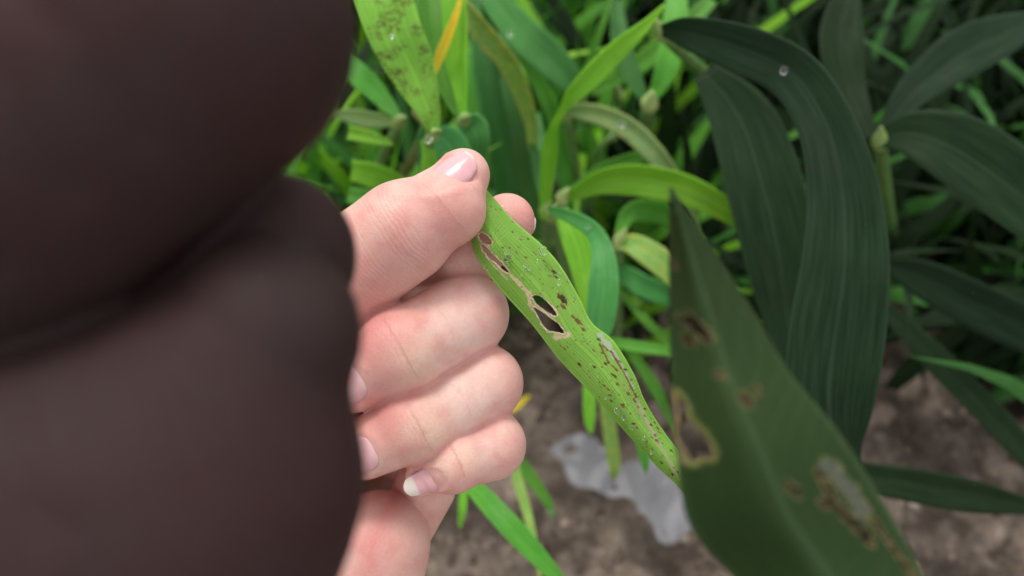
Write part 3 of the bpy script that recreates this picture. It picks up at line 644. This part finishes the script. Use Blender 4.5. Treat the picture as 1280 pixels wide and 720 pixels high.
def surface_nets(lo, hi, h, fn):
    ax3 = [np.arange(lo[i], hi[i], h) for i in range(3)]; sh = tuple(len(a) for a in ax3)
    val = np.empty(sh, np.float32)
    for i0 in range(0, sh[0], 12):
        g = np.stack(np.meshgrid(ax3[0][i0:i0+12], ax3[1], ax3[2], indexing='ij'), -1).astype(np.float32); val[i0:i0+12] = fn(g)
    neg = val < 0; cs = np.zeros(tuple(s-1 for s in sh), np.int8)
    for dx in (0, 1):
        for dy in (0, 1):
            for dz in (0, 1): cs += neg[dx:sh[0]-1+dx, dy:sh[1]-1+dy, dz:sh[2]-1+dz]
    act = (cs > 0) & (cs < 8); ids = -np.ones(act.shape, np.int64); ii = np.argwhere(act); ids[act] = np.arange(len(ii))
    acc = np.zeros((len(ii), 3)); num = np.zeros(len(ii)); O = np.array([[a, b, c_] for a in (0, 1) for b in (0, 1) for c_ in (0, 1)])
    for p_ in O:
        for ax_ in range(3):
            if p_[ax_] == 0:
                q_ = p_.copy(); q_[ax_] = 1
                v0 = val[tuple((ii+p_).T)]; v1 = val[tuple((ii+q_).T)]; cr = (v0 < 0) != (v1 < 0)
                t = np.where(cr, v0/(v0-v1+1e-12), 0); pt = p_+(q_-p_)*t[:, None]
                acc += pt*cr[:, None]; num += cr
    V = np.array(lo)+(ii+acc/num[:, None])*h; F = []
    for ax_ in range(3):
        b_, c_ = [(1, 2), (2, 0), (0, 1)][ax_]
        s0 = [slice(1, -1)]*3; s0[ax_] = slice(0, -1); s1 = list(s0); s1[ax_] = slice(1, None)
        n0 = neg[tuple(s0)]; n1 = neg[tuple(s1)]
        for flip in (0, 1):
            e = np.argwhere((n0 & ~n1) if not flip else (~n0 & n1)); o_ = np.ones(3, int); o_[ax_] = 0; e = e+o_
            eb = np.zeros(3, int); eb[b_] = 1; ec = np.zeros(3, int); ec[c_] = 1
            quad = [ids[tuple((e-eb-ec).T)], ids[tuple((e-ec).T)], ids[tuple(e.T)], ids[tuple((e-eb).T)]]
            if flip: quad = quad[::-1]
            F.append(np.stack(quad, 1))
    return V, np.vstack(F)
V, F = surface_nets((120, 150, -340), (700, 880, 100), 3.0, field)
e_ = .7
for _ in range(3):
    f0 = field(V); g = np.stack([field(V+np.eye(3)[i]*e_)-field(V-np.eye(3)[i]*e_) for i in range(3)], 1)/(2*e_)
    gl = np.linalg.norm(g, axis=1)[:, None]; V = V-g/np.maximum(gl, .3)*np.clip(f0/np.maximum(gl[:, 0], .3), -2, 2)[:, None]
Nn = g/np.maximum(gl, 1e-6); V = V-Nn*creases(V)[:, None]
V = V+Nn*(.8*(fbm(V[:, 0]*.03, V[:, 1]*.03+V[:, 2]*.02, 2, 4)-.4))[:, None]
# colour and wrinkle attributes
ff = finger_fields(V); names = 'timrp'; arr = np.stack([ff[k_] for k_ in names], 1); near = arr.argmin(1); nd = arr.min(1)
axial = (V@np.array([.8, .35, .4])).copy(); lines = np.full(len(V), .35)
for q, k_ in enumerate(names):
    pts = [a[0] for a in J[k_]]; best = np.full(len(V), 1e9); ax_v = np.zeros(len(V)); acc = 0
    for a, b in zip(pts[:-1], pts[1:]):
        ab = b-a; L_ = np.linalg.norm(ab); t = np.clip(((V-a)@ab)/L_**2, -.3, 1.3); d_ = np.linalg.norm(V-a-t[:, None]*ab, axis=1)
        m_ = d_ < best; ax_v = np.where(m_, acc+t*L_, ax_v); best = np.where(m_, d_, best); acc += L_
    m_ = (near == q) & (nd < 6); axial = np.where(m_, ax_v, axial); lines = np.where(m_, .5 if k_ == 't' else .3, lines)
base = np.array([.68, .43, .365]); red = np.array([.60, .235, .215]); yel = np.array([.72, .53, .40]); pal = np.array([.76, .55, .485])
C = np.tile(base, (len(V), 1))
def blend(c, f): 
    global C
    C = C*(1-f[:, None])+np.array(c)*f[:, None]
def ball(x, y, z, r_): return np.exp(-(np.linalg.norm(V-hp(x, y, z), axis=1)/r_)**2)
blend(pal, .8*np.clip(ball(570, 400, 40, 70)+ball(590, 485, 30, 60)+ball(600, 565, 20, 45), 0, 1))
blend(yel, .65*np.clip(ball(522, 452, 60, 32)+ball(535, 540, 45, 30)+ball(580, 575, 30, 22), 0, 1))
blend(red, .75*np.clip(ball(470, 420, 50, 42)+ball(475, 515, 35, 38)+ball(560, 265, 60, 45)*.5+ball(460, 350, 60, 60)*.6+ball(560, 605, 15, 25)*.6+ball(460, 650, 0, 60)*.55+ball(640, 380, 0, 28)*.5+ball(655, 480, -10, 28)*.6+ball(650, 270, -30, 40)*.7+ball(600, 300, 0, 30)*.6, 0, 1))
mott = fbm(V[:, 0]*.045, V[:, 1]*.045, 3, 12)-.42; blend(red, np.clip(mott*1.6, 0, .35))
sa = np.sort(arr, 1); gap = np.clip(1-(sa[:, 1]-sa[:, 0])/14, 0, 1); lines = lines+.35*np.clip(ball(522, 452, 60, 26)+ball(535, 535, 45, 24)+ball(578, 577, 30, 20)+ball(500, 300, 70, 34), 0, 1)
C = C*(1-.06*(fbm(V[:, 0]*.13, V[:, 1]*.13, 2, 77)[:, None]))
blend(red, .6*gap)   # flushed skin where fingers press together
W = hw(V)
# orient faces outward
me = mesh('person', W, F, attrs={'skin': C, 'axial': axial, 'lines': lines})
f3 = F[:200]; nrm = np.cross(W[f3[:, 1]]-W[f3[:, 0]], W[f3[:, 2]]-W[f3[:, 0]])
gw = RT*Nn[f3[:, 0], 0:1]-UP*Nn[f3[:, 0], 1:2]-FWD*Nn[f3[:, 0], 2:3]
if (nrm*gw).sum() < 0: me.flip_normals()
hand = link('person', me, M_SKIN)
tag(hand, 'pale pinkish left hand pinching the torn leaf between thumb and index, other fingers curled', 'person')
# nails: curved plates laid on the field
def make_nail(k_):
    v = NAILS[k_]; nu, nv_ = 34, 26; V_ = []; col = []
    for a in np.linspace(-1, 1, nu):
        for b in np.linspace(-1, 1, nv_):
            s = a*v['L']; 
            lim = math.sqrt(max(0, 1-(max(0, -a-.35)/.65)**2.4*.85)) if a < 0 else 1-.10*max(0, a-.55)/.45
            ex = (1-.28*abs(b)**2.2) if a > 0 else 1-.10*abs(b)**2
            th = b*lim*v['W']/v['r']
            p0 = v['c']+v['u']*s*ex + (v['n']*math.cos(th)+v['v']*math.sin(th))*v['r']*2.0
            V_.append((p0, -(v['n']*math.cos(th)+v['v']*math.sin(th))))
            f_ = (a*ex+1)/2; wt = np.clip((f_-(1-v['free'])-.02*b*b)/.04, 0, 1); lun = np.clip((.17-f_)/.06, 0, 1)*.35
            c_ = np.array([.66, .36, .38])*(1-.12*abs(b)**3); c_ = c_*(1-lun)+np.array([.72, .50, .47])*lun; c_ = c_*(1-wt)+np.array([.66, .60, .54])*wt; col.append(c_)
    Pn = np.array([q[0] for q in V_]); Dn = np.array([q[1] for q in V_])
    alive = np.ones(len(Pn), bool)
    for _ in range(26):
        f = field_finger(k_, Pn); Pn = Pn+Dn*(np.clip(f, -3, 30)*.9)[:, None]
        lim_ = ((Pn-v['c'])*v['n']).sum(1) < v['r']*.05; 
    aa, bb = np.meshgrid(np.linspace(-1, 1, nu), np.linspace(-1, 1, nv_), indexing='ij'); aa = aa.ravel(); bb = bb.ravel()
    lift = 1.3-2.4*np.clip((np.abs(bb)-.86)/.14, 0, 1)-2.6*np.clip((-aa-.86)/.14, 0, 1)
    Pn = Pn-Dn*lift[:, None]
    ii_ = np.arange(nu*nv_).reshape(nu, nv_); F_ = np.stack([ii_[:-1, :-1], ii_[:-1, 1:], ii_[1:, 1:], ii_[1:, :-1]], -1).reshape(-1, 4)
    o = link('nail', mesh('nail', hw(Pn), F_, attrs={'nailcol': np.array(col)}), M_NAIL, hand)
    s_ = o.modifiers.new('thickness', 'SOLIDIFY'); s_.thickness = .00035; s_.offset = 0
    return o
def field_finger(k_, Q):
    # smoothed shape the plate follows: ideal cylinder along the nail axis blended with the fingertip
    v = NAILS[k_]; rel = Q-v['c']; s = rel@v['u']; rad = np.linalg.norm(rel-s[:, None]*v['u'], axis=1)
    cyl = rad-(v['r']-.0028*np.clip(s+v['L']*.3, 0, None)**2)
    return np.maximum(cyl, np.minimum(finger_fields(Q)[k_]-.2, cyl+2.5))
nl = make_nail('t'); nl = make_nail('m'); make_nail('r'); o = make_nail('p'); o['label'] = 'little finger nail with a white free edge'; make_nail('i')

# ---------------------------------------------------------------- added fingers, deep brown, near the lens, shade painted into the skin
S2, D2 = .000074, .076
def hw2(Q):
    Q = np.asarray(Q, float)
    return CAM + RT*((Q[..., 0:1]-640)*S2) + UP*((360-Q[..., 1:2])*S2) + FWD*(D2-Q[..., 2:3]*S2)
near_up = [((-330, 372, 0), (-40, 180, 5), 268, 255), ((-40, 180, 5), (214, 22, 0), 252, 222)]
near_lo = [((-260, 900, -30), (20, 715, -10), 300, 285), ((20, 715, -10), (186, 640, -20), 285, 242), ((196, 600, -20), (324, 420, -30), 190, 122), ((240, 720, -40), (318, 600, -40), 150, 118)]
near_bk = [((-320, 640, -190), (335, 318, -190), 250, 105)]
def nfield(Q):
    def grp(L, k_):
        R_ = None
        for a, b, ra, rb in L:
            c_ = cone(Q, hp(*a), hp(*b), ra*(1-a[2]/1000), rb*(1-b[2]/1000)); R_ = c_ if R_ is None else smin(R_, c_, k_)
        return R_
    f = smin(grp(near_up, 60), smin(grp(near_lo, 70), grp(near_bk, 10), 34), 16)
    for pts, wd, am in [([(60, 560, 200), (150, 620, 240), (170, 700, 250)], 26, 9), ([(120, 560, 200), (210, 610, 230), (235, 690, 230)], 22, 8), ([(215, 560, 150), (280, 620, 150), (300, 700, 120)], 18, 6), ([(60, 90, 240), (140, 170, 240), (170, 260, 180)], 22, 7), ([(120, 40, 230), (210, 120, 230), (240, 200, 170)], 20, 7), ([(-30, 150, 240), (60, 240, 240), (90, 330, 170)], 24, 7)]:
        f = f+am*ptseg(Q, [np.array(q, float) for q in pts], wd)
    return f
Vn, Fn = surface_nets((-480, -320, -460), (480, 1000, 300), 11.0, nfield)
for _ in range(2):
    f0 = nfield(Vn); g = np.stack([nfield(Vn+np.eye(3)[i]*2)-nfield(Vn-np.eye(3)[i]*2) for i in range(3)], 1)/4
    gl = np.linalg.norm(g, axis=1); Vn = Vn-g/np.maximum(gl, .3)[:, None]*np.clip(f0/np.maximum(gl, .3), -6, 6)[:, None]
Vn = Vn+g/np.maximum(gl, 1e-6)[:, None]*(6*(fbm(Vn[:, 0]*.008, Vn[:, 1]*.008, 3, 44)-.42))[:, None]
Cn = np.tile([.033, .0205, .020], (len(Vn), 1)); rm = np.clip(fbm(Vn[:, 0]*.005+3, Vn[:, 1]*.005, 2, 40)*2.4-.7, 0, 1)[:, None]  # dimming put into the skin colour itself
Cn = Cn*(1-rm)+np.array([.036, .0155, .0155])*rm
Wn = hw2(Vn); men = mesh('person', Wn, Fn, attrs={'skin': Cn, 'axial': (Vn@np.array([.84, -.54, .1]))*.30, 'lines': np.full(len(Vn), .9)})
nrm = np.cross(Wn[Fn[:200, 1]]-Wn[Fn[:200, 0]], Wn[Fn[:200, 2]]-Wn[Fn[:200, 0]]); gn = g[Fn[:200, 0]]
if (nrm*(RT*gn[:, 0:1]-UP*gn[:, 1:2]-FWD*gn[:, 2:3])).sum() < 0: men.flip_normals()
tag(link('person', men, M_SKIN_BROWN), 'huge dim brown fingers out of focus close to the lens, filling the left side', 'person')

# ---------------------------------------------------------------- water drops
def drop_mesh(seed):
    rs = random.Random(seed); V_, F_ = [], []; nu, nv_ = 8, 14
    for a in range(nu+1):
        ph_ = a/nu*math.pi
        for b in range(nv_):
            t = b/nv_*2*math.pi; rr = 1+.10*math.sin(2*t+rs.random()*6) if 0 < a < nu else 1
            z = math.cos(ph_)*(.75 if ph_ < math.pi/2 else .2); V_.append((math.sin(ph_)*math.cos(t)*rr, math.sin(ph_)*math.sin(t), z))
    for a in range(nu):
        for b in range(nv_): F_.append((a*nv_+b, (a+1)*nv_+b, (a+1)*nv_+(b+1) % nv_, a*nv_+(b+1) % nv_))
    me_ = mesh('water_drop', V_, F_); me_.materials.append(M_WATER); return me_
DM = [drop_mesh(i) for i in range(3)]
def drop(x, y, d, r_px, label, group, k_=0):
    o = bpy.data.objects.new('water_drop', DM[k_ % 3]); COL.objects.link(o); r_ = r_px*d/FPX
    o.location = P(x, y, d); o.scale = (r_, r_*1.15, r_); o.rotation_euler = (math.pi/2-PITCH, 0, random.uniform(-.6, .6))
    return tag(o, label, 'water drop', group)
for n_i, (x, y, r_) in enumerate([(679, 313, 5.5), (634, 322, 5), (633, 316, 3), (657, 331, 3.4), (662, 336, 2.4), (699, 352, 4.2), (605, 334, 2.4), (609, 339, 1.8), (672, 326, 2), (648, 296, 1.8), (652, 343, 1.8), (700, 340, 2), (772, 513, 4.5), (780, 522, 3.2), (790, 534, 3), (797, 520, 2.4), (806, 548, 3), (783, 508, 2.4), (757, 498, 2), (768, 497, 2), (812, 540, 2), (815, 566, 2.4), (748, 470, 1.8), (715, 420, 1.8), (738, 455, 1.8)]):
    lb = {0: 'round clear drop on the upper edge of the held leaf, below the index fingertip', 1: 'clear drop just right of the upper torn hole in the held leaf', 5: 'flattened clear drop above the brown speckles near the middle of the held leaf', 12: 'largest clear drop on the lower half of the held leaf'}.get(n_i)
    drop(x, y, .1648, r_, lb or 'small clear water drop beading on the held leaf', None if lb else 'small water drops on the held leaf', n_i)
for n_i, (x, y, d, r_, where) in enumerate([(688, 640, .358, 5, 'clear drop hanging at the tip of the short blade over the mud'), (777, 154, .325, 5, 'clear drop on the pale arching leaf at the right'), (535, 173, .256, 5.5, 'clear drop at the base of the spotted leaf above the thumb'), (489, 46, .250, 3.5, 'clear drop on the upper part of the spotted leaf'), (490, 43, .25, 2, 'tiny clear drop next to the one high on the spotted leaf'), (735, 282, .257, 3.5, 'clear drop on the bend of the arching blue-green leaf'), (770, 346, .243, 2.4, 'clear drop on the edge of the arching blue-green leaf'), (637, 42, .35, 4, 'clear drop on the dark leaf at the top edge'), (630, 640, .272, 2.6, 'clear drop on the wet leaf at the bottom'), (980, 88, .245, 5, 'clear drop on the bend of the deep green arching leaf')]):
    drop(x, y, d, r_, where, None, n_i)

# fine dew: beads too small and many to count
def dew(name, label, objs, count, rng_px, side=1):
    Vd, Fd = [], []; nu, nv2 = 4, 7; off_ = 0
    for o_, n_d in zip(objs, count):
        me_ = o_.data; n_v = len(me_.vertices); co = np.empty(n_v*3, np.float32); me_.vertices.foreach_get('co', co); co = co.reshape(-1, 3)
        no = np.empty(n_v*3, np.float32); me_.vertices.foreach_get('normal', no); no = no.reshape(-1, 3)
        par = o_.parent; base_ = np.array(o_.location)+(np.array(par.location) if par else 0)
        for _ in range(n_d):
            q_ = random.randrange(n_v); p_ = co[q_]+base_; nn = no[q_]
            rel_ = p_-CAM; d_ = rel_@FWD; px_ = 640+(rel_@RT)/d_*FPX
            if not (430 < px_ < 1250): continue
            if nn@rel_ > 0: nn = -nn
            r_ = (rng_px[0]+(rng_px[1]-rng_px[0])*random.random()**3)*d_/FPX
            t1 = np.cross(nn, RT+.1); t1 /= np.linalg.norm(t1); t2 = np.cross(nn, t1); p_ = p_+nn*.00016
            for a in range(nu+1):
                f_ = a/nu*math.pi*.5
                for b in range(nv2):
                    t = b/nv2*6.2832; Vd.append(p_+(t1*math.cos(t)+t2*math.sin(t))*r_*math.cos(f_)+nn*r_*.7*math.sin(f_))
            for a in range(nu):
                for b in range(nv2): Fd.append((off_+a*nv2+b, off_+a*nv2+(b+1) % nv2, off_+(a+1)*nv2+(b+1) % nv2, off_+(a+1)*nv2+b))
            Fd.append(tuple(off_+b for b in range(nv2))[::-1]); off_ += (nu+1)*nv2
    tag(link(name, mesh(name, Vd, [f for f in Fd if len(f) == 4], smooth=True), M_WATER), label, 'dew', kind='stuff')
lv = [o_ for o_ in SC.objects if o_.type == 'MESH' and o_.name.startswith('leaf')]
dew('fine_dew', 'fine beads of dew scattered over the held leaf', [held_o], [170], (.5, 1.9))
dew('fine_dew', 'fine beads of dew scattered over the leaves behind the hand', lv, [26]*len(lv), (.6, 2.2))

# soil crumbs and small stones lying loose on the mud
Vc, Fc, oc = [], [], 0
octv = np.array([[1, 0, 0], [-1, 0, 0], [0, 1, 0], [0, -1, 0], [0, 0, 1], [0, 0, -1], [.6, .6, .55], [-.6, .6, .5], [.6, -.6, .5], [-.6, -.6, .55]])
octf = [(6, 0, 2), (6, 2, 4), (6, 4, 0), (7, 2, 1), (7, 4, 2), (7, 1, 4), (8, 3, 0), (8, 4, 3), (8, 0, 4), (9, 1, 3), (9, 3, 4), (9, 4, 1), (0, 3, 5), (3, 1, 5), (1, 2, 5), (2, 0, 5)]
for _ in range(5200):
    x, y = random.uniform(-.15, .55), random.uniform(.02, .5)
    ix, iy = np.searchsorted(gx, x), np.searchsorted(gy, y); z = Z[iy, ix]
    if z < .0012: continue
    r_ = .0009+.0034*random.random()**4
    sc3 = np.array([random.uniform(.7, 1.3), random.uniform(.7, 1.3), random.uniform(.5, .9)])*r_
    a_ = random.uniform(0, 6.28); v_ = octv*rng.uniform(.75, 1.2, (10, 1))*sc3; v_ = np.c_[v_[:, 0]*math.cos(a_)-v_[:, 1]*math.sin(a_), v_[:, 0]*math.sin(a_)+v_[:, 1]*math.cos(a_), v_[:, 2]]
    Vc.append(v_+[x, y, z+r_*.2]); Fc += [tuple(q_+oc for q_ in f_) for f_ in octf]; oc += 10
k = M('soil_crumb'); gi = k.n('ShaderNodeNewGeometry').outputs['Random Per Island']
k.l(k.ramp(gi, [(0, (.05, .033, .024)), (.6, (.12, .085, .06)), (.93, (.26, .20, .15)), (1, (.38, .32, .26))]), k.b.inputs['Base Color']); k.b.inputs['Roughness'].default_value = .7
tag(link('soil_crumbs', mesh('soil_crumbs', np.vstack(Vc), Fc), k.m), 'loose brown soil crumbs and grit on the wet mud', 'soil', kind='stuff')
